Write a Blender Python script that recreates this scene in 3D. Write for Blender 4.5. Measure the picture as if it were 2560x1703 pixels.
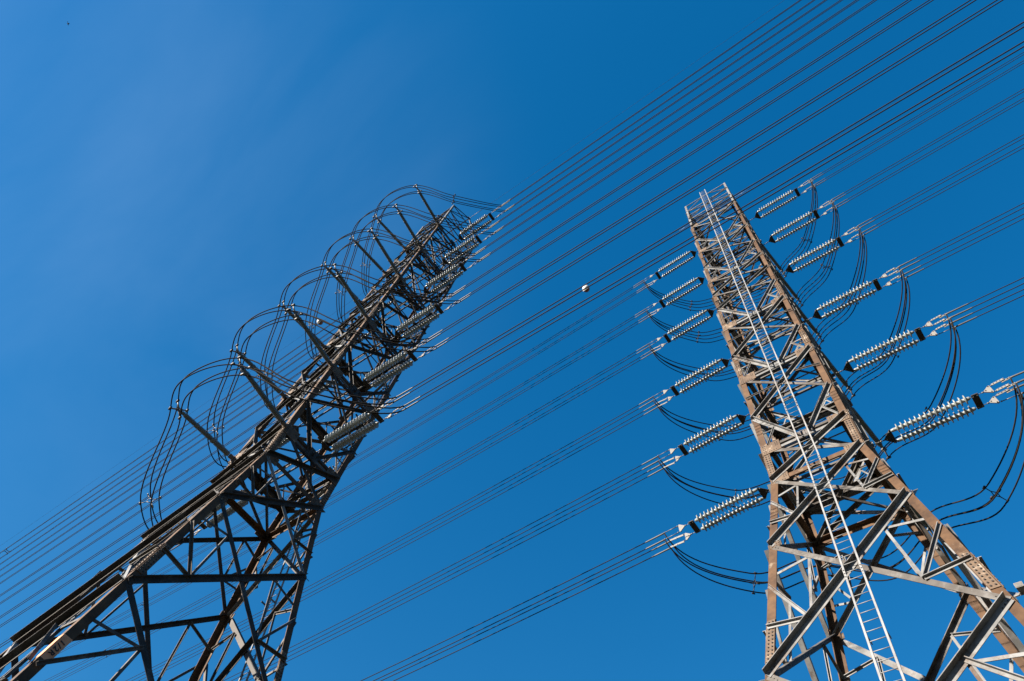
import bpy, bmesh, math, random
from mathutils import Vector, Matrix
random.seed(7)
for o in list(bpy.data.objects): bpy.data.objects.remove(o)
sc = bpy.context.scene
COL = sc.collection
R = math.radians
S = 0.55                      # metres per modelling unit
EYE = 1.65                    # camera height above the ground, metres

# ---------------------------------------------------------------- camera
RC = ((0.80124801, 0.58234747, 0.13737919), (-0.4743282, 0.75817406, -0.44742022), (-0.36471137, 0.29333174, 0.88370929))
cam = bpy.data.cameras.new('camera'); cam.sensor_width = 36; cam.lens = 24.303
cam.clip_start = .1; cam.clip_end = 5000
co = bpy.data.objects.new('camera', cam); COL.objects.link(co)
m = Matrix.Identity(4)
for i in range(3):
    m[i][0] = RC[0][i]; m[i][1] = -RC[1][i]; m[i][2] = -RC[2][i]
m[2][3] = EYE
co.matrix_world = m
sc.camera = co

# ---------------------------------------------------------------- light
SUN = Vector((-0.42, -0.90, 0.385)).normalized()     # direction to the sun
sl = bpy.data.lights.new('sun', 'SUN'); sl.energy = 5.0; sl.angle = R(.53); sl.color = (1, .90, .77)
so = bpy.data.objects.new('sun', sl); COL.objects.link(so)
so.rotation_euler = (-SUN).to_track_quat('-Z', 'Y').to_euler()
w = bpy.data.worlds.new('World'); sc.world = w; w.use_nodes = True
nt = w.node_tree; nt.nodes.clear()
def N(t, **kw):
    n = nt.nodes.new(t)
    for k, v in kw.items(): setattr(n, k, v)
    return n
out = N('ShaderNodeOutputWorld'); bg = N('ShaderNodeBackground')
sky = N('ShaderNodeTexSky', sky_type='NISHITA', sun_disc=False)
sky.sun_elevation = math.asin(SUN.z); sky.sun_rotation = math.atan2(SUN.x, SUN.y)
sky.air_density = 1.0; sky.dust_density = .3; sky.ozone_density = 4.0; sky.altitude = 300
hs = N('ShaderNodeHueSaturation'); hs.inputs['Saturation'].default_value = 1.64; hs.inputs['Hue'].default_value = .503
gm = N('ShaderNodeGamma'); gm.inputs['Gamma'].default_value = .64
# thin cirrus veil high in the sky
tc = N('ShaderNodeTexCoord'); mp = N('ShaderNodeMapping'); mp.inputs['Scale'].default_value = (1.5, 3.2, 2.2)
mp.inputs['Rotation'].default_value = (0, 0, .5)
nz = N('ShaderNodeTexNoise'); nz.inputs['Scale'].default_value = 1.25; nz.inputs['Detail'].default_value = 5; nz.inputs['Roughness'].default_value = .52; nz.inputs['Distortion'].default_value = .5
rp = N('ShaderNodeValToRGB'); rp.color_ramp.elements[0].position = .30; rp.color_ramp.elements[0].color = (0, 0, 0, 1)
rp.color_ramp.elements[1].position = .80; rp.color_ramp.elements[1].color = (.062, .062, .062, 1)
mx = N('ShaderNodeMixRGB'); mx.inputs['Color2'].default_value = (3.0, 4.2, 5.6, 1)
L = nt.links.new
L(tc.outputs['Generated'], mp.inputs['Vector']); L(mp.outputs[0], nz.inputs['Vector']); L(nz.outputs['Fac'], rp.inputs[0])
L(sky.outputs[0], gm.inputs['Color']); L(gm.outputs[0], hs.inputs['Color']); L(hs.outputs[0], mx.inputs['Color1'])
dt = N('ShaderNodeVectorMath', operation='DOT_PRODUCT'); dt.inputs[1].default_value = (-.60, -.12, .79)
rg = N('ShaderNodeMapRange'); rg.interpolation_type = 'SMOOTHSTEP'; rg.inputs[1].default_value = .86; rg.inputs[2].default_value = 1.0
ml = N('ShaderNodeMath', operation='MULTIPLY')
L(tc.outputs['Generated'], dt.inputs[0]); L(dt.outputs['Value'], rg.inputs[0]); L(rp.outputs[0], ml.inputs[0]); L(rg.outputs[0], ml.inputs[1])
L(ml.outputs[0], mx.inputs['Fac'])
L(mx.outputs[0], bg.inputs['Color']); bg.inputs['Strength'].default_value = .093
L(bg.outputs[0], out.inputs['Surface'])
vs = sc.view_settings; vs.view_transform = 'Standard'; vs.look = 'None'; vs.exposure = 1.65; vs.gamma = 1; vs.use_curve_mapping = False

# ---------------------------------------------------------------- materials
def mat(name, c1, c2, scale=4.0, lo=.35, hi=.65, rough=.6, metal=0.0, detail=6, c3=None, s3=1.0, lo3=.55, hi3=.75, spec=.5, bump=0.0):
    mt = bpy.data.materials.new(name); mt.use_nodes = True
    t = mt.node_tree; b = t.nodes['Principled BSDF']
    tcn = t.nodes.new('ShaderNodeTexCoord')
    n = t.nodes.new('ShaderNodeTexNoise'); n.inputs['Scale'].default_value = scale; n.inputs['Detail'].default_value = detail; n.inputs['Roughness'].default_value = .62
    t.links.new(tcn.outputs['Object'], n.inputs['Vector'])
    r = t.nodes.new('ShaderNodeValToRGB')
    r.color_ramp.elements[0].position = lo; r.color_ramp.elements[0].color = (*c1, 1)
    r.color_ramp.elements[1].position = hi; r.color_ramp.elements[1].color = (*c2, 1)
    t.links.new(n.outputs['Fac'], r.inputs[0]); last = r.outputs[0]
    if c3:
        n3 = t.nodes.new('ShaderNodeTexNoise'); n3.inputs['Scale'].default_value = s3; n3.inputs['Detail'].default_value = 7; n3.inputs['Roughness'].default_value = .7
        t.links.new(tcn.outputs['Object'], n3.inputs['Vector'])
        r3 = t.nodes.new('ShaderNodeValToRGB'); r3.color_ramp.elements[0].position = lo3; r3.color_ramp.elements[0].color = (0, 0, 0, 1)
        r3.color_ramp.elements[1].position = hi3; r3.color_ramp.elements[1].color = (1, 1, 1, 1)
        t.links.new(n3.outputs['Fac'], r3.inputs[0])
        mxx = t.nodes.new('ShaderNodeMixRGB'); mxx.inputs['Color2'].default_value = (*c3, 1)
        t.links.new(r3.outputs[0], mxx.inputs['Fac']); t.links.new(last, mxx.inputs['Color1']); last = mxx.outputs[0]
    t.links.new(last, b.inputs['Base Color'])
    b.inputs['Roughness'].default_value = rough; b.inputs['Metallic'].default_value = metal
    b.inputs['Specular IOR Level'].default_value = spec
    if bump:
        bp = t.nodes.new('ShaderNodeBump'); bp.inputs['Strength'].default_value = bump; bp.inputs['Distance'].default_value = .01
        t.links.new(n.outputs['Fac'], bp.inputs['Height']); t.links.new(bp.outputs[0], b.inputs['Normal'])
    return mt
M_LEG = mat('weathered_brown_steel', (.042, .021, .010), (.104, .055, .025), 2.2, .33, .68, .72, 0, 7, (.17, .13, .09), 1.4, .60, .70, .3, .3)
M_PLATE = mat('rusty_plate_steel', (.068, .043, .028), (.140, .097, .064), 2.6, .35, .68, .72, 0, 7, (.27, .215, .165), 1.8, .55, .64, .3, .3)
M_GALV = mat('stained_galvanised_steel', (.105, .105, .104), (.185, .187, .188), 1.7, .38, .62, .55, 0, 6, (.075, .046, .028), .9, .54, .66, .3, .2)
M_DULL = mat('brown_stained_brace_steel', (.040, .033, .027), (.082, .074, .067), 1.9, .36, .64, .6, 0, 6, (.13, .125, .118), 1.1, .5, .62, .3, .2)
M_DARK = mat('shade_toned_brown_brace_steel', (.020, .016, .013), (.044, .037, .032), 1.9, .36, .64, .6, 0, 6, (.085, .085, .083), 1.1, .56, .66, .3, .2)  # brown brace steel, darkened to put the left pylon's shade into the colour
M_RAIL = mat('bright_galvanised_steel', (.17, .172, .175), (.24, .243, .246), 2.5, .35, .65, .5, 0, 5, (.12, .085, .06), .8, .58, .70, .3)
M_BOLT = mat('dark_bolt_steel', (.014, .011, .010), (.030, .025, .020), 5, .3, .7, .55)
M_YOKE = mat('shade_toned_yoke_steel', (.022, .020, .020), (.038, .035, .033), 4, .3, .7, .5, spec=.2)  # shadow on the plate undersides is put into this base colour
M_FIT = mat('pale_fitting_steel', (.135, .128, .115), (.20, .19, .18), 5, .3, .7, .5, 0, 5, (.12, .085, .055), 3, .58, .70, .3)
M_LINK = mat('grey_link_steel', (.070, .065, .06), (.125, .12, .11), 8, .3, .7, .45)
M_PORC = mat('grey_glazed_porcelain', (.19, .21, .208), (.25, .27, .265), 3, .3, .7, .26, 0, 4, (.12, .115, .10), 1.2, .52, .7, .45)
M_POST = mat('grey_ribbed_post_glaze', (.080, .092, .089), (.115, .13, .125), 3, .3, .7, .4)
M_RUSTCAP = mat('rusty_post_collar', (.065, .042, .03), (.115, .088, .068), 6, .3, .7, .7)
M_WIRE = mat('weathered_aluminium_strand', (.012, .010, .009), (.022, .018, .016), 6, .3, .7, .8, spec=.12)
M_CLAMP = mat('dull_aluminium_sleeve', (.062, .058, .055), (.098, .094, .09), 4, .3, .7, .5, spec=.3)
M_BLACK = mat('dark_jumper_strand', (.008, .007, .0065), (.018, .015, .0135), 8, .3, .7, .8, spec=.12)
M_WHITE = mat('white_ball_paint', (.52, .515, .505), (.58, .575, .565), 6, .3, .7, .5)
M_ORANGE = mat('faded_orange_ball_paint', (.20, .06, .03), (.26, .09, .045), 6, .3, .7, .5)
M_BAND = mat('orange_paint_band', (.60, .21, .085), (.70, .31, .15), 3, .3, .7, .65)
M_INK = mat('black_letter_paint', (.008, .008, .008), (.015, .014, .013), 8, .3, .7, .7)
M_BIRD = mat('dark_feathers', (.02, .018, .02), (.05, .045, .045), 8)
M_GRASS = mat('dry_grass_ground', (.022, .026, .011), (.05, .045, .024), .6, .35, .65, .9, 0, 8, (.06, .048, .032), .12, .5, .65)
M_HILL = mat('sky_blocking_hillside', (.012, .018, .008), (.03, .038, .016), .12, .35, .65, .95, 0, 9, (.045, .04, .022), .03, .55, .7, .1)  # for the hill ring added to cut light from the low sky
M_CONC = mat('footing_concrete', (.28, .27, .25), (.38, .37, .34), 3, .3, .7, .8)

# ---------------------------------------------------------------- mesh builder (modelling units in, metres out)
class MB:
    def __init__(s): s.v = []; s.f = []; s.mi = []; s.sm = []; s.mats = []
    def mid(s, m):
        if m not in s.mats: s.mats.append(m)
        return s.mats.index(m)
    def add(s, vs_, fs, m, smooth=False):
        b = len(s.v); k = s.mid(m)
        s.v += [tuple(x) for x in vs_]
        for f in fs: s.f.append(tuple(b + i for i in f)); s.mi.append(k); s.sm.append(smooth)
    def loft(s, rings, m, closed=True, caps=True, smooth=False):
        n = len(rings[0]); vs_ = [p for r_ in rings for p in r_]; fs = []
        for i in range(len(rings) - 1):
            for j in range(n if closed else n - 1):
                a = i*n + j; b = i*n + (j+1) % n
                fs.append((a, b, b+n, a+n))
        if caps: fs.append(tuple(range(n-1, -1, -1))); fs.append(tuple(range((len(rings)-1)*n, len(rings)*n)))
        s.add(vs_, fs, m, smooth)
    def box(s, c, ax, ay, az, m):
        """box centred at c with half-extent vectors"""
        c = Vector(c); ax, ay, az = Vector(ax), Vector(ay), Vector(az)
        r0 = [c - az + q for q in (-ax-ay, ax-ay, ax+ay, -ax+ay)]; r1 = [p + 2*az for p in r0]
        s.loft([r0, r1], m)
    def tube(s, pts, r, m, n=6, smooth=True, caps=True):
        pts = [Vector(p) for p in pts]; rings = []
        t0 = (pts[1]-pts[0]).normalized(); up = Vector((0, 0, 1)) if abs(t0.z) < .9 else Vector((1, 0, 0))
        u = t0.cross(up).normalized()
        for i, p in enumerate(pts):
            t = (pts[min(i+1, len(pts)-1)] - pts[max(i-1, 0)]).normalized()
            u = (u - t*u.dot(t)).normalized(); v = t.cross(u)
            rr = r[i] if isinstance(r, (list, tuple)) else r
            rings.append([p + (u*math.cos(a) + v*math.sin(a))*rr for a in (2*math.pi*k/n for k in range(n))])
        s.loft(rings, m, True, caps, smooth)
    def lathe(s, p0, axis, prof, m, n=14, smooth=True):
        a = Vector(axis).normalized(); up = Vector((0, 0, 1)) if abs(a.z) < .9 else Vector((1, 0, 0))
        u = a.cross(up).normalized(); v = a.cross(u); p0 = Vector(p0)
        rings = [[p0 + a*x + (u*math.cos(t) + v*math.sin(t))*r for t in (2*math.pi*k/n for k in range(n))] for x, r in prof]
        s.loft(rings, m, True, True, smooth)
    def angle(s, p0, p1, nrm, wd, m, outward=True, upper=True, th=.035, off=0.0):
        """rolled L-section from p0 to p1; one leg in the face plane (normal nrm), the other standing out or in"""
        p0, p1, nrm = Vector(p0), Vector(p1), Vector(nrm).normalized()
        a = (p1-p0).normalized(); nrm = (nrm - a*nrm.dot(a)).normalized(); q = nrm.cross(a)
        if q.z < 0: q = -q
        if abs(q.z) < 1e-4 and q.x < 0: q = -q
        if not upper: q = -q
        o = nrm if outward else -nrm
        prof = [(.5, 0), (-.5, 0), (-.5, th), (.5-th/wd, th), (.5-th/wd, 1), (.5, 1)]
        def ring(p):
            r_ = []
            for x, y in prof:
                yy = y if y in (0, th) else wd
                r_.append(p + q*(x*wd) + o*(yy + off))
            return r_
        s.loft([ring(p0), ring(p1)], m)
    def bolts(s, c, u, v, nrm, nu, nv, du, dv, r=.035, hgt=.03, m=None):
        c, u, v, nrm = Vector(c), Vector(u), Vector(v), Vector(nrm)
        for i in range(nu):
            for j in range(nv):
                p = c + u*((i-(nu-1)/2)*du) + v*((j-(nv-1)/2)*dv)
                a0 = [p + (u*math.cos(t)+v*math.sin(t))*r for t in (k*math.pi/3 for k in range(6))]
                s.loft([a0, [x + nrm*hgt for x in a0]], m or M_BOLT)
    def mesh(s, name):
        me = bpy.data.meshes.new(name)
        me.from_pydata([(x*S, y*S, z*S) for x, y, z in s.v], [], s.f)
        for m_ in s.mats: me.materials.append(m_)
        me.polygons.foreach_set('material_index', s.mi); me.polygons.foreach_set('use_smooth', s.sm)
        me.update()
        bm = bmesh.new(); bm.from_mesh(me); bmesh.ops.recalc_face_normals(bm, faces=bm.faces); bm.to_mesh(me); bm.free()
        return me
    def obj(s, name, parent=None):
        return link(name, s.mesh(name), parent)
def link(name, me, parent=None):
    o = bpy.data.objects.new(name, me); COL.objects.link(o)
    if parent: o.parent = parent
    return o
def W(p): return Vector((p[0]*S, p[1]*S, p[2]*S + EYE))         # modelling units -> world metres
def thing(name, label, cat, loc=(0, 0, 0), group=None):
    o = bpy.data.objects.new(name, None); COL.objects.link(o); o.location = W(loc); o.empty_display_size = .2
    o['label'] = label; o['category'] = cat
    if group: o['group'] = group
    return o
def tag(o, label, cat, group=None):
    o['label'] = label; o['category'] = cat
    if group: o['group'] = group
def pix(p):                                                     # size of things in the picture, for choosing the largest
    q = [sum(RC[i][k]*p[k] for k in range(3)) for i in range(3)]
    return Vector((q[0]/max(q[2], .1)*1728, q[1]/max(q[2], .1)*1728))
FACES = [Vector((0, -1, 0)), Vector((0, 1, 0)), Vector((1, 0, 0)), Vector((-1, 0, 0))]

# ---------------------------------------------------------------- ground
GZ = -EYE/S
g = MB(); g.add([(-4500, -4500, GZ), (4500, -4500, GZ), (4500, 4500, GZ), (-4500, 4500, GZ)], [(0, 1, 2, 3)], M_GRASS)
go = g.obj('ground'); go.location = (0, 0, EYE); go['kind'] = 'structure'

# unseen hill ring, added to block the bright low sky, 150 to 700 m away
h = MB(); nseg = 96; rings = [[], [], [], []]
for q in range(nseg):
    a = 2*math.pi*q/nseg; k = 1 + .25*math.sin(3*a+1) + .15*math.sin(7*a+2) + .08*math.sin(13*a)
    sun_side = max(0, math.cos(a - math.atan2(SUN.y, SUN.x)))
    hh = (115 - 50*sun_side**2)*k
    for r_, (rad, f) in zip(rings, ((190, 0), (420, .45), (760, 1), (1500, .2))):
        r_.append(Vector((rad*math.cos(a), rad*math.sin(a), GZ + .05 + f*hh*1.6)))
h.loft(rings, M_HILL, True, False, True)
ho = h.obj('sky_blocking_hills'); ho.location = (0, 0, EYE); ho['kind'] = 'structure'

# ---------------------------------------------------------------- pylon geometry
Z = {'T': 100.9, 't1': 98.2, 't2': 94.6, 'L1': 90.9, 'G1': 85.5, 'L2': 81.2, 'G2': 75.7, 'L3': 71.5, 'G3a': 67.7, 'G3b': 64.05, 'L4': 60.0,
     'G4': 54.1, 'L5': 50.2, 'G5': 44.55, 'L6': 40.7, 'W': 37.4, 'N1': 31.05, 'N2': 22.2, 'N3': 12.0, 'B': GZ}
LV = ['L1', 'L2', 'L3', 'L4', 'L5', 'L6']
def hxy(z):
    a = (z-37.5)/53.4
    if z >= 37.5: return 3.0 + .157*a, 3.015 + .21*a
    b = (37.5-z)/15.3
    return 3.0 + 2.25*b, 3.015 + 2.42*b
def corner(sx, sy, z):
    hx, hy = hxy(z); return Vector((sx*hx, sy*hy, z))
def legw(z): return .26 + (.47-.26)*max(0, min(1, (95-z)/60))
def facept(n, t, z):
    """point on face n, t in [-1,1] left to right as seen from outside"""
    hx, hy = hxy(z)
    if n.y < 0: return Vector((t*hx, -hy, z))
    if n.y > 0: return Vector((-t*hx, hy, z))
    if n.x > 0: return Vector((hx, t*hy, z))
    return Vector((-hx, -t*hy, z))

PY = {'R': Vector((-4.1467, 32.6175, 0)), 'L': Vector((-38.9419, 13.3315, .32))}
GRP_P = 'lattice steel pylons'
def build_pylon(key):
    base = PY[key]; other = 'right' if key == 'R' else 'left'
    lab = ('rust brown lattice pylon at right with a bright ladder up its near face' if key == 'R'
           else 'dark lattice pylon at left leaning across the picture with post insulators towards us')
    t = thing('lattice_pylon', lab, 'pylon', (base.x, base.y, base.z + GZ), GRP_P)
    off = Vector((0, 0, -GZ))                                   # local frame: base at z = 0
    def P(v): return Vector(v) + off
    def world(v): return Vector(v) + base
    zs = ['T', 't1', 't2', 'L1', 'L2', 'L3', 'L4', 'L5', 'L6', 'W', 'N1', 'N2', 'N3', 'B']
    legs = {}
    # --- legs
    for sx in (-1, 1):
        for sy in (-1, 1):
            b = MB(); rings = []
            for k in zs:
                z = Z[k]; wd = legw(z); th = .05; c = P(corner(sx, sy, z))
                prof = [(0, 0), (-wd, 0), (-wd, -th), (-th, -th), (-th, -wd), (0, -wd)]
                rings.append([c + Vector((sx*x, sy*y, 0)) for x, y in prof])
            b.loft(rings[:4], M_GALV); b.loft(rings[3:], M_LEG)
            lg = b.obj('leg', t); legs[(sx, sy)] = lg
            # gusset plates at the six conductor levels and the waist, on both faces of the leg
            for k in LV + ['W', 'G1', 'G2', 'G3a', 'G3b', 'G4', 'G5', 'N1']:
                z = Z[k]; big = k in LV; wt = k == 'W'
                gw = (.95 if z > 65 else 1.3) if big else (1.15 if wt else .62); gh = gw*(.80 if big else .62)
                gb = MB()
                for n in (Vector((0, sy, 0)), Vector((sx, 0, 0))):
                    if not big and not wt and n.x != 0 and k != 'N1': pass
                    c = P(corner(sx, sy, z)); ins = Vector((-sx, 0, 0)) if n.y else Vector((0, -sy, 0))
                    cc = c + ins*(gw*.5+.02) + n*.03
                    pw = gw*.5
                    gb.box(cc, ins*pw, Vector((0, 0, gh*.5)), n*.018, M_PLATE)
                    if z < 72:
                        nn = n*1.0; e = cc + n*.018
                        gb.bolts(e + ins*(-pw*.72), ins, Vector((0, 0, 1)), nn, 2, 5 if big else 3, .13, gh/5.6 if big else gh/3.6, .028, .03)
                        gb.bolts(e + ins*(pw*.62) + Vector((0, 0, gh*.18)), ins, Vector((0, 0, 1)), nn, 2, 3, .13, .15, .028, .03)
                        if big or wt: gb.bolts(e + ins*(pw*.1) - Vector((0, 0, gh*.36)), ins, Vector((0, 0, 1)), nn, 4, 1, .17, .1, .028, .03)
                gb.obj('gusset_plate', lg)
            # splice plates
            for z0, z1 in ((60.9, 63.0), (51.1, 53.0), (37.9, 40.1), (23.0, 25.5), (6.5, 9)):
                sb = MB(); wd = legw(z0)*.86
                for n in (Vector((0, sy, 0)), Vector((sx, 0, 0))):
                    ins = Vector((-sx, 0, 0)) if n.y else Vector((0, -sy, 0))
                    c0 = P(corner(sx, sy, z0)); c1 = P(corner(sx, sy, z1)); ax = (c1-c0)*.5; mid_ = (c0+c1)*.5
                    nn = (n - ax.normalized()*n.dot(ax.normalized())).normalized()
                    cc = mid_ + ins*(legw(z0)*.52) + nn*.022
                    sb.box(cc, ins*wd*.5, ax, nn*.022, M_PLATE)
                    L_ = ax.length*2; nb = int(L_/.23)
                    sb.bolts(cc + nn*.022, ins, ax.normalized(), nn, 2, nb, wd*.48, L_/(nb+.4), .04, .045)
                sb.obj('splice_plate', lg)
    # --- painted number band on the near leg of the left pylon
    if key == 'L':
        lg = legs[(1, -1)]; z0, z1 = 16.75, 18.15; bd = MB(); rings = []
        for z in (z0, z1):
            c = P(corner(1, -1, z)); wd = legw(z) + .006; e = .006
            prof = [(e, e), (-wd, e), (-wd, -.05-e), (-.05-e, -.05-e), (-.05-e, -wd), (e, -wd)]
            rings.append([c + Vector((x, -y, 0)) for x, y in prof])
        bd.loft(rings, M_BAND); bd.obj('painted_band', lg)
        cu = bpy.data.curves.new('lettering', 'FONT'); cu.body = '1/2R'; cu.size = .36*S; cu.space_character = 1.3; cu.extrude = .004; cu.align_x = 'CENTER'; cu.align_y = 'CENTER'; cu.offset = .004
        tmp = bpy.data.objects.new('lettering', cu); COL.objects.link(tmp)
        me = bpy.data.meshes.new_from_object(tmp.evaluated_get(bpy.context.evaluated_depsgraph_get()))
        bpy.data.objects.remove(tmp); me.materials.clear(); me.materials.append(M_INK)
        lt = link('lettering', me, lg)
        c0 = P(corner(1, -1, z0)); c1 = P(corner(1, -1, z1)); dn = (c0-c1).normalized()
        nrm = Vector((1, 0, 0)); nrm = (nrm - dn*nrm.dot(dn)).normalized(); upv = nrm.cross(dn)
        mm = Matrix.Identity(4)
        for i in range(3): mm[i][0] = dn[i]; mm[i][1] = upv[i]; mm[i][2] = nrm[i]
        cen = (c0+c1)*.5 + Vector((0, legw(17)*.5, 0)) + nrm*.02
        mm.translation = cen*S; lt.matrix_local = mm
    # --- braces
    braces = []; struts = []; beams = []
    def brace(n, t0, k0, t1, k1, wd, outward, mt, store=braces, upper=True, off=.04):
        z0 = Z[k0] if isinstance(k0, str) else k0; z1 = Z[k1] if isinstance(k1, str) else k1
        a = facept(n, t0, z0); b = facept(n, t1, z1)
        store.append((a, b, n, wd, outward, mt, upper, off))
    xp = [('t1', 't2', .13), ('t2', 'L1', .13), ('L1', 'G1', .19), ('L2', 'G2', .20), ('L3', 'G3a', .22), ('G3a', 'G3b', .23),
          ('L4', 'G4', .25), ('L5', 'G5', .27), ('L6', 'W', .30), ('W', 'N1', .30), ('N1', 'N2', .34), ('N2', 'N3', .36), ('N3', 'B', .36)]
    vp = [('G1', 'L2', .19), ('G2', 'L3', .20), ('G3b', 'L4', .23), ('G4', 'L5', .25), ('G5', 'L6', .27)]
    for n in FACES:
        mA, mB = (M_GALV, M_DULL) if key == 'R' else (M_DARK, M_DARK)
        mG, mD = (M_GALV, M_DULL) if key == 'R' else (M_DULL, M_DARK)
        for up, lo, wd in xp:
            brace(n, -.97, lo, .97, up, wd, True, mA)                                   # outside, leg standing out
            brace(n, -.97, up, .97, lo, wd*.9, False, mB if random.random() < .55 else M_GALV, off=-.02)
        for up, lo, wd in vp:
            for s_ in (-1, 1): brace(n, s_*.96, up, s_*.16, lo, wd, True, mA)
        # roof cage
        brace(n, -.98, 'T', .98, 'T', .12, False, mG, beams)
        brace(n, -.98, 't1', -.15, 'T', .10, False, mB); brace(n, .98, 't1', .15, 'T', .10, False, mB)
        for k in ('t1', 't2'): brace(n, -.98, k, .98, k, .13, False, mG, beams)
        brace(n, -.97, 96.4, .97, 96.4, .10, False, mG, struts)
        # level beams: two channels per face
        for k in LV:
            wd = .17 if Z[k] > 65 else .23; gp = .16 if Z[k] > 65 else .22
            for s_ in (-1, 1):
                brace(n, -.95, Z[k]+s_*gp+.0, .95, Z[k]+s_*gp, wd, False, mD if s_ > 0 else mG, beams, upper=(s_ < 0), off=0)
            brace(n, -.95, Z[k]-gp*.2, .95, Z[k]-gp*.2, wd*1.3, False, mD, beams, off=.42)   # back chord of the box beam
        brace(n, -.96, 'W', .96, 'W', .36, False, M_LEG, beams, off=0)
        for k in ('N1', 'N2', 'N3'):
            pass
        # secondary struts below the waist
        for up, lo, wd in (('W', 'N1', .15), ('N1', 'N2', .17), ('N2', 'N3', .18)):
            zu, zl = Z[up], Z[lo]; hu, hl = hxy(zu)[0], hxy(zl)[0]
            # crossing of the two diagonals
            f = hu/(hu+hl); zc = zu - (zu-zl)*f
            for s_ in (-1, 1):
                def on(zz): return s_*(zz-zc)/(zu-zc) if zz > zc else s_*(zc-zz)/(zc-zl)     # t on the diagonals at height zz (approx.)
                def diag(fr, top):
                    a = Vector((s_*hxy(zu if top else zl)[0], 0, zu if top else zl)); c = Vector((0, 0, zc)); p = a.lerp(c, fr)
                    return p.x/hxy(p.z)[0], p.z
                tu, zu_ = diag(.5, True); td, zd_ = diag(.5, False)
                l1 = zu-(zu-zl)*.36; l2 = zu-(zu-zl)*.68
                brace(n, s_*.98, zu_ - .5, tu, zu_, wd*.85, False, mG, struts)
                brace(n, tu, zu_, td, zd_, wd*.85, False, mG, struts)
                if lo == 'N3': brace(n, s_*.98, 16.35, tu, zu_, wd, True, mG, struts, off=.08)
                else: brace(n, s_*.98, l1, td, zd_, wd, True, mG, struts)
                brace(n, s_*.98, l2, td, zd_, wd, True, mG, struts, off=.08)
        # small struts in the shaft
        for up, lo, wd in vp:
            for s_ in (-1, 1):
                zm = (Z[up]+Z[lo])*.5
                brace(n, s_*.97, zm, s_*.56, zm, .11, False, mG, struts)
                brace(n, s_*.56, zm, s_*.82, Z[lo]+.35, .11, True, mG, struts)
        for up, lo, wd in xp[2:8]:
            zm = (Z[up]+Z[lo])*.5
            brace(n, -.97, zm, 0, zm, .11, True, mD, struts, off=.1)
            if up in ('L4', 'L5'): brace(n, .97, zm, .4, zm+.6, .11, True, mD, struts, off=.1)
    def emit(lst, name, cap=100):
        lst = sorted(lst, key=lambda q: -(pix(world(q[0]))-pix(world(q[1]))).length)
        for i, q in enumerate(lst[:cap]):
            b = MB(); b.angle(P(q[0]), P(q[1]), q[2], q[3], q[5], q[4], q[6], off=q[7])
            if q[3] >= .24 and name == 'diagonal_brace' and q[0].z < 62:
                a = (q[1]-q[0]).normalized(); nn = (q[2]-a*q[2].dot(a)).normalized(); o_ = nn if q[4] else -nn
                for e, s_ in ((P(q[0]), 1), (P(q[1]), -1)):
                    b.bolts(e + a*s_*.34 + nn*(q[7]+.036 if q[4] else .02), a, nn.cross(a), nn, 3, 1, .2, .1, .03, .03)
            b.obj(name, t)
        if lst[cap:]:
            b = MB()
            for q in lst[cap:]: b.angle(P(q[0]), P(q[1]), q[2], q[3], q[5], q[4], q[6], off=q[7])
            o = b.obj(name, t); o['kind'] = 'stuff'
    emit(braces, 'diagonal_brace'); emit(beams, 'horizontal_beam'); emit(struts, 'bracing_strut')
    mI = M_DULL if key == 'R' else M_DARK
    # --- inside the shaft: tension beams between opposite strings, and plan bracing
    for k in LV:
        z = Z[k]; hx, hy = hxy(z)
        b = MB()
        for s_ in (-1, 1):
            b.box(P((0, s_*.22, z)), Vector((hx-.05, 0, 0)), Vector((0, .03, 0)), Vector((0, 0, .17)), mI)
            b.box(P((0, s_*.29, z+.15)), Vector((hx-.05, 0, 0)), Vector((0, .07, 0)), Vector((0, 0, .02)), mI)
        b.obj('tension_beam', t)
        for a, c in (((hx, 0), (0, hy)), ((0, hy), (-hx, 0)), ((-hx, 0), (0, -hy)), ((0, -hy), (hx, 0))):
            b = MB(); b.angle(P((a[0]*.97, a[1]*.97, z)), P((c[0]*.97, c[1]*.97, z)), (0, 0, 1), .17, mI, False); b.obj('plan_brace', t)
        for s_ in (-1, 1):                                      # string brackets in the middle of the line faces
            b = MB(); sz = .52 if z > 65 else .62
            b.box(P((s_*(hx+.05), 0, z)), Vector((.03, 0, 0)), Vector((0, sz, 0)), Vector((0, 0, sz*.85)), mI)
            b.box(P((s_*(hx+.18), 0, z-.05)), Vector((.17, 0, 0)), Vector((0, .05, 0)), Vector((0, 0, .16)), M_YOKE)
            b.bolts(P((s_*(hx+.08), 0, z)), Vector((0, 1, 0)), Vector((0, 0, 1)), Vector((s_, 0, 0)), 4, 4, sz*.42, sz*.4, .035, .04)
            b.obj('string_bracket', t)
            # front and back mid plates
            b = MB(); b.box(P((0, s_*(hy+.01), z)), Vector((.62, 0, 0)), Vector((0, .02, 0)), Vector((0, 0, .30)), M_GALV)
            b.bolts(P((0, s_*(hy+.03), z)), Vector((1, 0, 0)), Vector((0, 0, 1)), Vector((0, s_, 0)), 6, 3, .19, .17, .032, .035)
            b.obj('gusset_plate', t)
    # waist and lower plan bracing
    for k in ('W',):
        z = Z[k]; hx, hy = hxy(z)
        for s_ in (-1, 1):
            b = MB(); b.angle(P((-hx, -s_*hy, z)), P((hx, s_*hy, z)), (0, 0, 1), .22, mI, False); b.obj('plan_brace', t)
    # --- earth wire peak
    hx, hy = hxy(Z['T']); zp = 102.9
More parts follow.
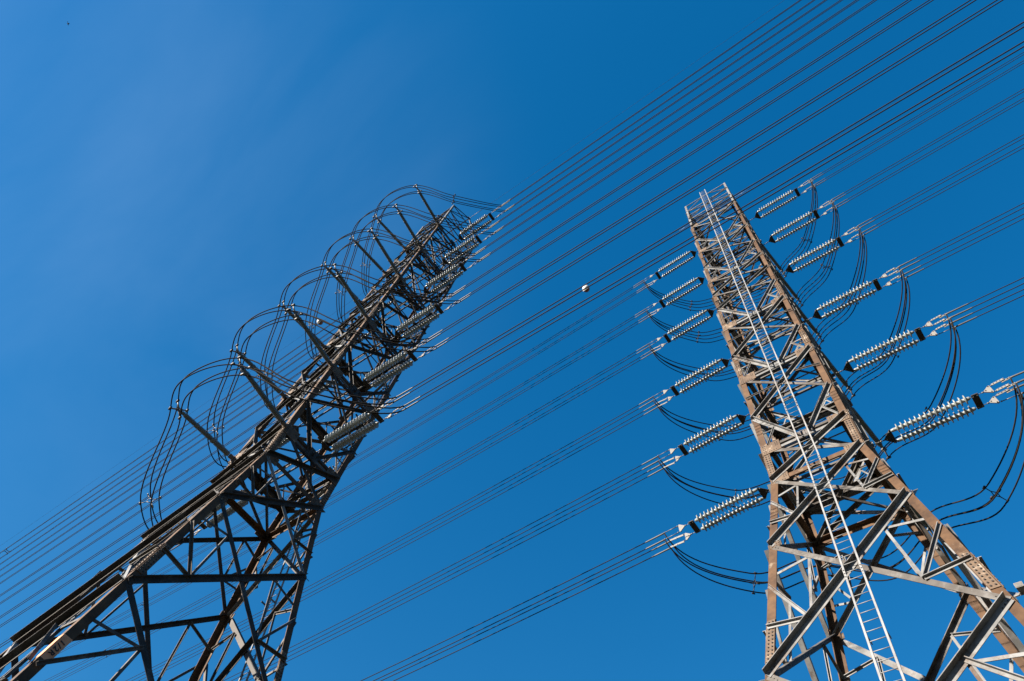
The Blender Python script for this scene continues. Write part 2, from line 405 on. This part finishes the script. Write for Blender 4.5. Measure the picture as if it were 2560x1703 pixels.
    for s_ in (-1, 1):
        b = MB()
        for y in (-hy, hy): b.angle(P((s_*hx, y, Z['T'])), P((s_*hx, 0, zp)), (s_, 0, 0), .13, mI, False)
        for y in (-hy, hy): b.angle(P((s_*hx, y, Z['t1'])), P((s_*hx, 0, zp)), (s_, 0, 0), .12, mI, False)
        b.box(P((s_*(hx+.03), 0, zp-.05)), Vector((.03, 0, 0)), Vector((0, .28, 0)), Vector((0, 0, .25)), mI)
        b.obj('earth_wire_peak', t)
    b = MB(); b.angle(P((-hx, 0, zp)), P((hx, 0, zp)), (0, 0, 1), .14, mI, False); b.obj('earth_wire_peak', t)
    # --- ladder(s)
    def ladder(sy, gap):
        lad = bpy.data.objects.new('ladder', None)
        def ly(z): return sy*(hxy(z)[1] + gap)
        zz = [GZ+4, Z['N2'], 37.5, 101.0]
        ring0 = None; rails = []
        for s_ in (-1, 1):
            b = MB(); rings = []
            for z in zz:
                c = P((s_*.40, ly(z), z)); r_ = [c + Vector((x, y, 0)) for x, y in ((-.045, -.05), (.045, -.05), (.045, .05), (-.045, .05))]
                rings.append(r_)
            b.loft(rings, M_RAIL)
            rails.append(b)
        rung_z = []; z = GZ+4.6
        while z < 101: rung_z.append(z); z += .56
        rest = MB(); near = []
        for z in rung_z:
            b = MB() if z < 58 else rest
            b.tube([P((-.40, ly(z), z)), P((.40, ly(z), z))], .020, M_RAIL, 5)
            if z < 58: near.append(b)
        lo = rest.obj('ladder', t)                               # upper rungs, carrying rails, lower rungs and stand-offs
        for b in rails: b.obj('rail', lo)
        for b in near[-95:]: b.obj('rung', lo)
        for k in zs[3:-1] + ['G1', 'G2', 'G3a', 'G4', 'G5', 't1']:
            z = Z[k]
            for s_ in (-1, 1):
                b = MB(); b.box(P((s_*.40, ly(z)-sy*gap*.5, z)), Vector((.02, 0, 0)), Vector((0, abs(gap)*.5, 0)), Vector((0, 0, .06)), M_GALV)
                b.obj('standoff_bracket', lo)
        for z in (GZ+12, 26.0, 43, 36.6, 52.0, 61, 70):
            for s_ in (-1, 1):
                b = MB(); b.box(P((s_*.40, ly(z)+sy*.055, z)), Vector((.05, 0, 0)), Vector((0, .012, 0)), Vector((0, 0, .42)), M_RAIL)
                b.bolts(P((s_*.40, ly(z)+sy*.068, z)), Vector((1, 0, 0)), Vector((0, 0, 1)), Vector((0, sy, 0)), 1, 4, .1, .2, .028, .03)
                b.obj('rail_splice', lo)
    ladder(-1, .62 if key == 'R' else -.45)
    if key == 'L': ladder(1, .62)
    # --- footings
    for sx in (-1, 1):
        for sy in (-1, 1):
            c = corner(sx, sy, GZ); b = MB()
            b.box(P((c.x-sx*.2, c.y-sy*.2, GZ+.35)), Vector((1.1, 0, 0)), Vector((0, 1.1, 0)), Vector((0, 0, .45)), M_CONC)
            b.obj('footing', t)
    return t
for k_ in ('R', 'L'): build_pylon(k_)

# ---------------------------------------------------------------- tension insulator strings
def shed_profile(n, pitch, rc, rs):
    pr = [(-.30, .05), (-.22, .11), (-.04, rc*1.05)]
    for i in range(n):
        x = i*pitch
        pr += [(x+.02, rc), (x+.105, rc*1.05), (x+.118, rs*.55), (x+.128, rs*.92), (x+.148, rs), (x+.178, rs), (x+.198, rs*.93), (x+.203, rs*.55), (x+.218, rc*1.25)]
    e = n*pitch
    pr += [(e+.02, rc), (e+.10, .11), (e+.16, .05)]
    return pr
_i = MB(); _i.lathe((0, 0, 0), (1, 0, 0), shed_profile(15, .302, .118, .315), M_PORC, 16); INS = _i.mesh('insulator')
_t = MB()                                                       # triangular yoke on the pylon side, horizontal plate
_t.add([(-.26, 0, -.03), (.30, -.60, -.03), (.38, -.50, -.03), (.38, .50, -.03), (.30, .60, -.03),
        (-.26, 0, .03), (.30, -.60, .03), (.38, -.50, .03), (.38, .50, .03), (.30, .60, .03)],
       [(4, 3, 2, 1, 0), (5, 6, 7, 8, 9), (0, 1, 6, 5), (1, 2, 7, 6), (2, 3, 8, 7), (3, 4, 9, 8), (4, 0, 5, 9)], M_YOKE)
for y in (-.46, 0, .46): _t.bolts((.22 if y else -.08, y, -.03), Vector((1, 0, 0)), Vector((0, 1, 0)), Vector((0, 0, -1)), 1, 1, 1, 1, .05, .05, M_FIT)
TRI = _t.mesh('triangle_yoke')
_p = MB(); _p.box((0, 0, 0), (.20, 0, 0), (0, .58, 0), (0, 0, .035), M_YOKE)
for x in (-.12, .12):
    for y in (-.45, .45): _p.bolts((x, y, -.035), Vector((1, 0, 0)), Vector((0, 1, 0)), Vector((0, 0, -1)), 1, 1, 1, 1, .05, .05, M_FIT)
REC = _p.mesh('spacer_yoke')
_v = MB()                                                       # small upright yoke that splits into the upper and lower wire
_v.add([(-.14, -.03, .05), (-.14, -.03, -.05), (.22, -.03, -.38), (.30, -.03, -.34), (.30, -.03, .34), (.22, -.03, .38)] +
       [(-.14, .03, .05), (-.14, .03, -.05), (.22, .03, -.38), (.30, .03, -.34), (.30, .03, .34), (.22, .03, .38)],
       [(0, 1, 2, 3, 4, 5), (11, 10, 9, 8, 7, 6)] + [(i, (i+1) % 6, (i+1) % 6+6, i+6) for i in range(6)], M_FIT)
for x, z in ((-.04, 0), (.2, -.28), (.2, .28)): _v.bolts((x, -.03, z), Vector((1, 0, 0)), Vector((0, 0, 1)), Vector((0, -1, 0)), 1, 1, 1, 1, .04, .04)
VER = _v.mesh('upright_yoke')
_s = MB()                                                       # sag adjuster: two long plates side by side
_s.box((.36, -.035, .03), (.38, 0, .04), (0, .018, 0), (0, 0, .08), M_FIT); _s.box((.80, .035, -.02), (.28, 0, .03), (0, .018, 0), (0, 0, .08), M_FIT)
for x in (.1, .3, .5, .7): _s.bolts((x, -.053, .03+.1*(x-.36)), Vector((1, 0, 0)), Vector((0, 0, 1)), Vector((0, -1, 0)), 1, 1, 1, 1, .03, .03)
ADJ = _s.mesh('sag_adjuster')
QY, QZ = .44, .34
WX0 = 12.15                                                     # where the bare conductor sleeves begin
def quad(): return [(sy*QY, sz*QZ) for sy in (-1, 1) for sz in (1, -1)]
ORD = ['topmost', 'second from the top', 'third from the top', 'fourth from the top', 'second lowest', 'lowest']
# slope of the wires as they leave the pylon, and their sag curvature (fitted to the picture)
RS = {'L': [.0113, .0005, -.0024, -.0082, -.0098, -.0075], 'R': [.030, .026, .0127, -.0046, -.0099, -.0085]}
RX = {'L': [56]*6, 'R': [37, 33, 28, 22, 17, 16]}
def wz(key, i, side, x):
    """height of the phase centre line relative to the attachment at distance x from the pylon centre"""
    x0 = x - 3.0
    if side > 0:
        ms, X = RS[key][i], RX[key][i]; c = .00022
        return (ms - c*X)*x + c*x*x
    if key == 'L' and i == 0: return -.080*x0 + .00040*x0*x0
    if key == 'L': return -.100*x0 + .00049*x0*x0
    return -.1045*x0 + .00054*x0*x0
def beadlink(b, p0, p1, r=.04):
    """short chain: rod with shackles"""
    p0, p1 = Vector(p0), Vector(p1); n = max(2, int((p1-p0).length/.16))
    for i in range(n):
        a = p0.lerp(p1, i/n); c = p0.lerp(p1, (i+.8)/n)
        b.tube([a, a.lerp(c, .25), a.lerp(c, .75), c], [r*.7, r*1.15, r*1.15, r*.7] if i % 2 else [r*.5, r*.6, r*.6, r*.5], M_LINK, 6)
def string(key, i, side):
    base = PY[key]; z0 = Z[LV[i]]; hx = hxy(z0)[0]
    sname = {'R': 'right', 'L': 'left'}[key]; d = 'right' if side > 0 else 'left'
    lab = f'double insulator string on the {d} side of the {sname} pylon, {ORD[i]}'
    t = thing('insulator_string', lab, 'insulator', (base.x + side*(hx+.3), base.y, base.z + z0), 'double tension insulator strings')
    # local frame: x away from the pylon along the string
    def zc(xl): return wz(key, i, side, xl + hx + .3) - wz(key, i, side, hx + .3)
    def put(name, me, x, y, z, parent=t, rise=None):
        o = link(name, me, parent); sl = (zc(x+.5)-zc(x-.5)) if rise is None else rise
        mm = Matrix.Rotation(0 if side > 0 else math.pi, 4, 'Z') @ Matrix.Rotation(-math.atan(sl), 4, 'Y')
        mm.translation = Vector((side*x, side*y, z))*S; o.matrix_local = mm; return o
    b = MB(); 
    p = lambda x, y=0, z=0: Vector((side*x, side*y, z + zc(x)))
    beadlink(b, p(0), p(.82), .05); beadlink(b, p(0, .06), p(.82, .05), .03); b.obj('link_chain', t)
    put('triangle_yoke', TRI, 1.02, 0, zc(1.02))
    for y in (-.45, .45):
        put('insulator', INS, 1.66, y, zc(1.66))
        b = MB(); beadlink(b, p(1.28, y), p(1.42, y), .04); beadlink(b, p(6.36, y), p(6.55, y), .04); b.obj('link_chain', t)
        b = MB(); beadlink(b, p(6.8, y), p(7.22, y), .045); b.obj('link_chain', t)
        put('upright_yoke', VER, 7.32, y, zc(7.32))
        for s_ in (-1, 1):
            ys = QY*(1 if y > 0 else -1)
            e = WX0 - hx - .3 - .25
            b = MB(); beadlink(b, p(7.54, ys, s_*.30), p(7.82, ys, s_*QZ), .045); beadlink(b, p(8.62, ys, s_*QZ), p(e+.3, ys, s_*QZ), .05); b.obj('link_chain', t)
            far = (y > 0) == (side > 0)
            plain = (far and s_ < 0) if side > 0 else (key == 'R' and y > 0)
            if plain:                                  # this one is a plain extension link
                b = MB(); b.tube([p(7.8, ys, s_*QZ), p(8.65, ys, s_*QZ)], .03, M_LINK, 6); b.obj('extension_link', t)
            else: put('sag_adjuster', ADJ, 7.78, ys, zc(7.78) + s_*QZ)
    put('spacer_yoke', REC, 6.62, 0, zc(6.62))
    return t
for key in ('R', 'L'):
    for i in range(6):
        for side in (1, -1): string(key, i, side)

# ---------------------------------------------------------------- conductor bundles
def spacer_ring(b, c, axis, m, k=1.0, qy=QY, qz=QZ):
    """square ring with four arms to the sub-conductors; axis is along the wires"""
    axis = Vector(axis).normalized(); u = Vector((0, 0, 1)); u = (u - axis*u.dot(axis)).normalized(); v = axis.cross(u); c = Vector(c)
    sq = [c + (u*a + v*bb)*.20 for a, bb in ((1, 1), (1, -1), (-1, -1), (-1, 1))]
    for i in range(4): b.tube([sq[i], sq[(i+1) % 4]], .035*k, m, 5)
    for a, bb in ((1, 1), (1, -1), (-1, -1), (-1, 1)):
        e = c + u*a*qz + v*bb*qy
        b.tube([c + (u*a + v*bb)*.2, e], [.04*k, .03*k], m, 5)
        b.tube([e - axis*.11, e + axis*.11], .065*k, m, 6)
SPX = {('R', -1): [111.6, 111.8, 112.2, 105, 108, 103], ('L', -1): [108.7, 112, 113, 111, 112, 112]}
def bundle(key, i, side):
    base = PY[key]; z0 = Z[LV[i]]
    sname = {'R': 'right', 'L': 'left'}[key]; d = 'upper right' if side > 0 else 'lower left'
    lab = f'four-wire conductor bundle running to the {d} from the {sname} pylon, {ORD[i]}'
    t = thing('conductor_bundle', lab, 'power line', (base.x + side*WX0, base.y, base.z + z0 + wz(key, i, side, WX0)), 'four-wire conductor bundles')
    far = 190 if side > 0 else 205
    def p(x, y, z): return Vector((side*(x-WX0), y, wz(key, i, side, x) - wz(key, i, side, WX0) + z))
    xs = [WX0 + .9 + (far-WX0)*(q/46)**1.15 for q in range(47)]
    for y, z in quad():
        b = MB(); b.tube([p(x, y, z) for x in xs], .036, M_WIRE, 6); c_ = b.obj('conductor', t)
        b = MB(); b.tube([p(WX0-.05, y, z), p(WX0+.1, y, z), p(WX0+1.5, y, z), p(WX0+1.6, y, z)], [.042, .062, .052, .037], M_CLAMP, 8); b.obj('dead_end_sleeve', c_)
    for x in SPX.get((key, side), []) [i:i+1]:
        b = MB(); spacer_ring(b, p(x, 0, 0), (1, 0, 0), M_YOKE, 1.25); b.obj('spacer', t)
for key in ('R', 'L'):
    for i in range(6):
        for side in (1, -1): bundle(key, i, side)

# ---------------------------------------------------------------- post insulators and jumper loops
_q = MB(); pr = [(0, .26), (.10, .26), (.12, .19), (.42, .19), (.46, .17)]
LP = 5.35
def ribs(x0, x1, n, r):
    o = []
    for q in range(n):
        a = x0 + (x1-x0)*q/n; h_ = (x1-x0)/n
        o += [(a+.1*h_, r*.80), (a+.45*h_, r), (a+.6*h_, r), (a+.85*h_, r*.80)]
    return o
_r = MB(); _r.lathe((0, 0, 0), (1, 0, 0), [(.50, .15)] + ribs(.55, 1.95, 13, .235) + [(1.97, .15)] + [(2.0, .22), (2.14, .22), (2.16, .22), (2.30, .22), (2.33, .14)]
          + ribs(2.36, 3.6, 12, .22) + [(3.63, .14), (3.66, .205), (3.80, .205), (3.82, .205), (3.95, .205), (3.98, .13)] + ribs(4.0, 5.05, 11, .205) + [(5.08, .12), (5.12, .14), (5.3, .14), (5.34, .05)], M_POST, 16)
POSTB = _r.mesh('ribbed_body')
_q.lathe((0, 0, 0), (1, 0, 0), pr, M_RUSTCAP, 14); COLLAR = _q.mesh('collar')
def post(key, i, sx):
    base = PY[key]; z = Z[LV[i]]; hx, hy = hxy(z); sy = -1 if key == 'L' else 1
    sname = {'R': 'right', 'L': 'left'}[key]
    place = ('near' if sx > 0 else 'far') if key == 'L' else ('right' if sx > 0 else 'left')
    if key == 'R': place += ' rear'
    lab = f'ribbed post insulator, {place} leg of the {sname} pylon, {ORD[i]}'
    t = thing('post_insulator', lab, 'insulator', (base.x+sx*hx, base.y+sy*hy, base.z+z), 'ribbed post insulators holding the jumper loops')
    d = Vector((sx*.6, sy*5.3, .2)); 
    q = d.to_track_quat('X', 'Z').to_matrix().to_4x4()
    for nm, me in (('collar', COLLAR), ('ribbed_body', POSTB)):
        o = link(nm, me, t); o.matrix_local = q
    b = MB(); b.box((0, sy*.02, 0), (.36, 0, 0), (0, .03, 0), (0, 0, .36), M_PLATE); b.bolts((0, sy*.05, 0), Vector((1, 0, 0)), Vector((0, 0, 1)), Vector((0, sy, 0)), 2, 2, .5, .5, .05, .05); b.obj('base_plate', t)
    # clamp plate at the tip with four arms
    b = MB(); tip = d*1.01; dn = d.normalized(); ax = Vector((1, 0, 0)); ax = (ax - dn*ax.dot(dn)).normalized()
    for y, zz in quad():
        e = tip + Vector((0, y*1.15, zz*1.5)) + dn*.25
        mid_ = tip + dn*.25
        b.tube([mid_, mid_.lerp(e, .5), e], [.09, .06, .05], M_LINK, 6)
        b.tube([e - ax*.20, e - ax*.12, e + ax*.12, e + ax*.2], [.06, .095, .095, .06], M_BOLT if (y*sy > 0) else M_LINK, 8)
        b.box(e + Vector((0, 0, .08)), ax*.06, dn*.05, Vector((0, 0, .09)), M_FIT)
    b.box(tip + dn*.25, ax*.04, dn*.17, Vector((0, 0, .17)), M_FIT)
    b.tube([tip - dn*.05, tip + dn*.25], .10, M_LINK, 8)
    b.obj('clamp_yoke', t)
def hermite(P_, T_, n=14):
    """smooth curve through points P_ with unit tangents T_"""
    out_ = []
    for i in range(len(P_)-1):
        a, b_ = P_[i], P_[i+1]; l_ = (b_-a).length; ta, tb = T_[i]*l_, T_[i+1]*l_
        for k in range(n):
            t = k/n; t2, t3 = t*t, t*t*t
            out_.append(a*(2*t3-3*t2+1) + ta*(t3-2*t2+t) + b_*(-2*t3+3*t2) + tb*(t3-t2))
    out_.append(P_[-1]); return out_
SAG = {('R', 1): (2.3, .9), ('R', -1): (1.6, 1.3), ('L', 1): (1.7, .3), ('L', -1): (3.9, .1)}
def jumper(key, i):
    base = PY[key]; z = Z[LV[i]]; hx, hy = hxy(z); sy = -1 if key == 'L' else 1
    sname = {'R': 'right', 'L': 'left'}[key]; where = 'post insulators of' if key == 'L' else 'back of'
    lab = f'black four-wire jumper loop around the {where} the {sname} pylon, {ORD[i]}'
    t = thing('jumper_loop', lab, 'jumper cable', (base.x, base.y, base.z+z), 'four-wire jumper loops')
    reach = hy + 5.3 + .25
    ctr = {}
    for side in (1, -1):
        zs_ = wz(key, i, side, WX0)
        Sx = Vector((side*WX0, 0, zs_)); T = Vector((side*(hx+.63), sy*reach, .2)); sg, bow = SAG[(key, side)]
        Mp = Sx.lerp(T, .55) + Vector((side*.7, sy*.7, 0))*bow - Vector((0, 0, sg))
        hz = (T-Sx); hz.z = 0; hz.normalize()
        tS = (Vector((-side*.15, sy*.45, -1)) if sg > 1.65 else Vector((-side*.12, sy*.78, -.72))).normalized()
        tM = (hz + Vector((0, 0, (T.z-Sx.z)/14))).normalized()
        tT = Vector((-side*math.cos(.62), sy*math.sin(.62), 0)).normalized()
        ctr[side] = (Sx, Mp, T, tS, tM, tT)
    A = Vector((0, sy*(reach+1.25), -.6)); tA = Vector((-1, 0, 0))
    for j, (y, zz) in enumerate(quad()):
        o = Vector((0, y, zz)); jit = Vector((random.uniform(-.1, .1), 0, random.uniform(-.16, .16)))
        (s1, m1, t1, a1, b1, c1), (s2, m2, t2, a2, b2, c2) = ctr[1], ctr[-1]
        o2 = Vector((0, y*1.15, zz*1.5))
        pts = hermite([s1+o, m1+o2+jit, t1+o2, A+o2+jit, t2+o2, m2+o2-jit*.6, s2+o], [a1, b1, c1, tA, -c2, -b2, -a2])
        b = MB(); b.tube(pts, .050, M_BLACK, 6)
        b.obj('jumper_wire', t)
    for side in (1, -1):
        s1, m1, t1 = ctr[side][:3]; d = (t1-s1).normalized(); d.z = 0
        b = MB(); spacer_ring(b, m1, d, M_FIT if key == 'L' and side < 0 else M_YOKE, .9, QY*1.15, QZ*1.5); b.obj('spacer', t)
for key in ('R', 'L'):
    for i in range(6):
        for sx in (1, -1): post(key, i, sx)
        jumper(key, i)

# ---------------------------------------------------------------- earth wires and marker balls
for key in ('R', 'L'):
    base = PY[key]; hx = hxy(100)[0]
    for side in (1, -1):
        sname = {'R': 'right', 'L': 'left'}[key]; d = 'upper right' if side > 0 else 'lower left'
        t = thing('earth_wire', f'very thin earth wire running to the {d} from the peak of the {sname} pylon', 'wire', (base.x+side*hx, base.y, base.z+102.8), 'thin earth wires')
        sl, c = (.001, .00003) if side > 0 else (-.058, .00020)
        f = lambda x: sl*x + c*x*x
        b = MB(); b.tube([(side*x, 0, f(x)) for x in [q*5 for q in range(0, 40)]], .013, M_WIRE, 5); b.obj('wire', t)
        b = MB(); beadlink(b, (0, 0, 0), (side*.6, 0, f(.6)), .05); b.tube([(side*.6, 0, f(.6)), (side*2.6, 0, f(2.6))], .035, M_LINK, 6); b.obj('clamp', t)
def ball(name_lab, key, x, zrel, r):
    base = PY[key]
    t = thing('marker_ball', name_lab, 'marker ball', (base.x+x, base.y, base.z+zrel), 'aerial marker balls')
    # white half towards us, faded orange half behind, raised flange on the seam
    dome = [(0, r)] + [(r*math.sin(a), r*math.cos(a)) for a in (k*math.pi/20 for k in range(1, 10))] + [(r, .02)]
    ax = Vector((-.05, -1, .12)).normalized()
    b = MB(); b.lathe(ax*.03, ax, dome, M_WHITE, 24); b.obj('white_shell', t)
    b = MB(); b.lathe(ax*-.03, -ax, dome, M_ORANGE, 24); b.obj('orange_shell', t)
    b = MB(); b.lathe(ax*-.03, ax, [(0, r), (0, r*1.10), (.06, r*1.10), (.06, r)], M_WHITE, 24); b.obj('flange', t)
ball('white and faded orange marker ball in open sky between the two pylons', 'R', -22.4, 101.7, .56)
ball('small white marker ball partly hidden behind wires at the left pylon', 'L', -29.94, 102.5, .52)

# ---------------------------------------------------------------- small white lamp on the right pylon leg
t = thing('floodlight', 'small white floodlight fixed to the right leg at the right edge', 'lamp', (PY['R'].x+5.42, PY['R'].y-5.45, 22.35))
b = MB(); b.tube([(-.18, 0, -.1), (.05, 0, -.1), (.18, 0, .05)], .05, M_FIT, 6); b.obj('bracket', t)
b = MB()
b.loft([[(.10, -.42, .02), (.52, -.42, .02), (.52, -.42, .34), (.10, -.42, .34)], [(.16, .32, .08), (.46, .32, .08), (.46, .32, .28), (.16, .32, .28)]], M_FIT)
for k in range(4): b.box((.31, -.1+k*.1, .30), (.13, 0, 0), (0, .015, 0), (0, 0, .06), M_FIT)
b.obj('housing', t)
b = MB(); b.box((.31, -.425, .18), (.18, 0, 0), (0, .01, 0), (0, 0, .13), M_LINK); b.obj('glass', t); t.scale = (.72, .72, .72)

# ---------------------------------------------------------------- bird
BP = Vector((-.66211, -.42794, 1.00039))*120
t = thing('bird', 'tiny dark bird flying alone in the upper left sky', 'bird', BP); t.scale = (.62, .62, .62)
b = MB()
q = Vector((RC[1][0], RC[1][1], RC[1][2])); dirv = (q - Vector((0, 0, q.z))*.6).normalized(); sidev = dirv.cross(Vector((0, 0, 1))).normalized()
b.tube([dirv*-.42, dirv*-.30, dirv*-.08, dirv*.14, dirv*.26, dirv*.34, dirv*.42], [.01, .06, .11, .10, .05, .06, .01], M_BIRD, 8)
b.add([dirv*-.25 + sidev*.03, dirv*-.25 - sidev*.03, dirv*-.62 - sidev*.12 + Vector((0, 0, .01)), dirv*-.62 + sidev*.12 + Vector((0, 0, .01)), dirv*-.45 + Vector((0, 0, -.03))], [(0, 1, 2, 4), (0, 4, 3), (0, 3, 2, 1)], M_BIRD)
b.obj('body', t)
for s_ in (-1, 1):
    b = MB(); sv = sidev*s_
    up_ = [dirv*.16 + sv*.06, dirv*.12 + sv*.22 + Vector((0, 0, .12)), dirv*-.16 + sv*.42 + Vector((0, 0, .18)), dirv*-.20 + sv*.2 + Vector((0, 0, .10)), dirv*-.12 + sv*.06]
    b.add(up_ + [p - Vector((0, 0, .025)) for p in up_], [(0, 1, 2, 3, 4), (9, 8, 7, 6, 5)] + [(i, (i+1) % 5, (i+1) % 5 + 5, i+5) for i in range(5)], M_BIRD); b.obj('wing', t)
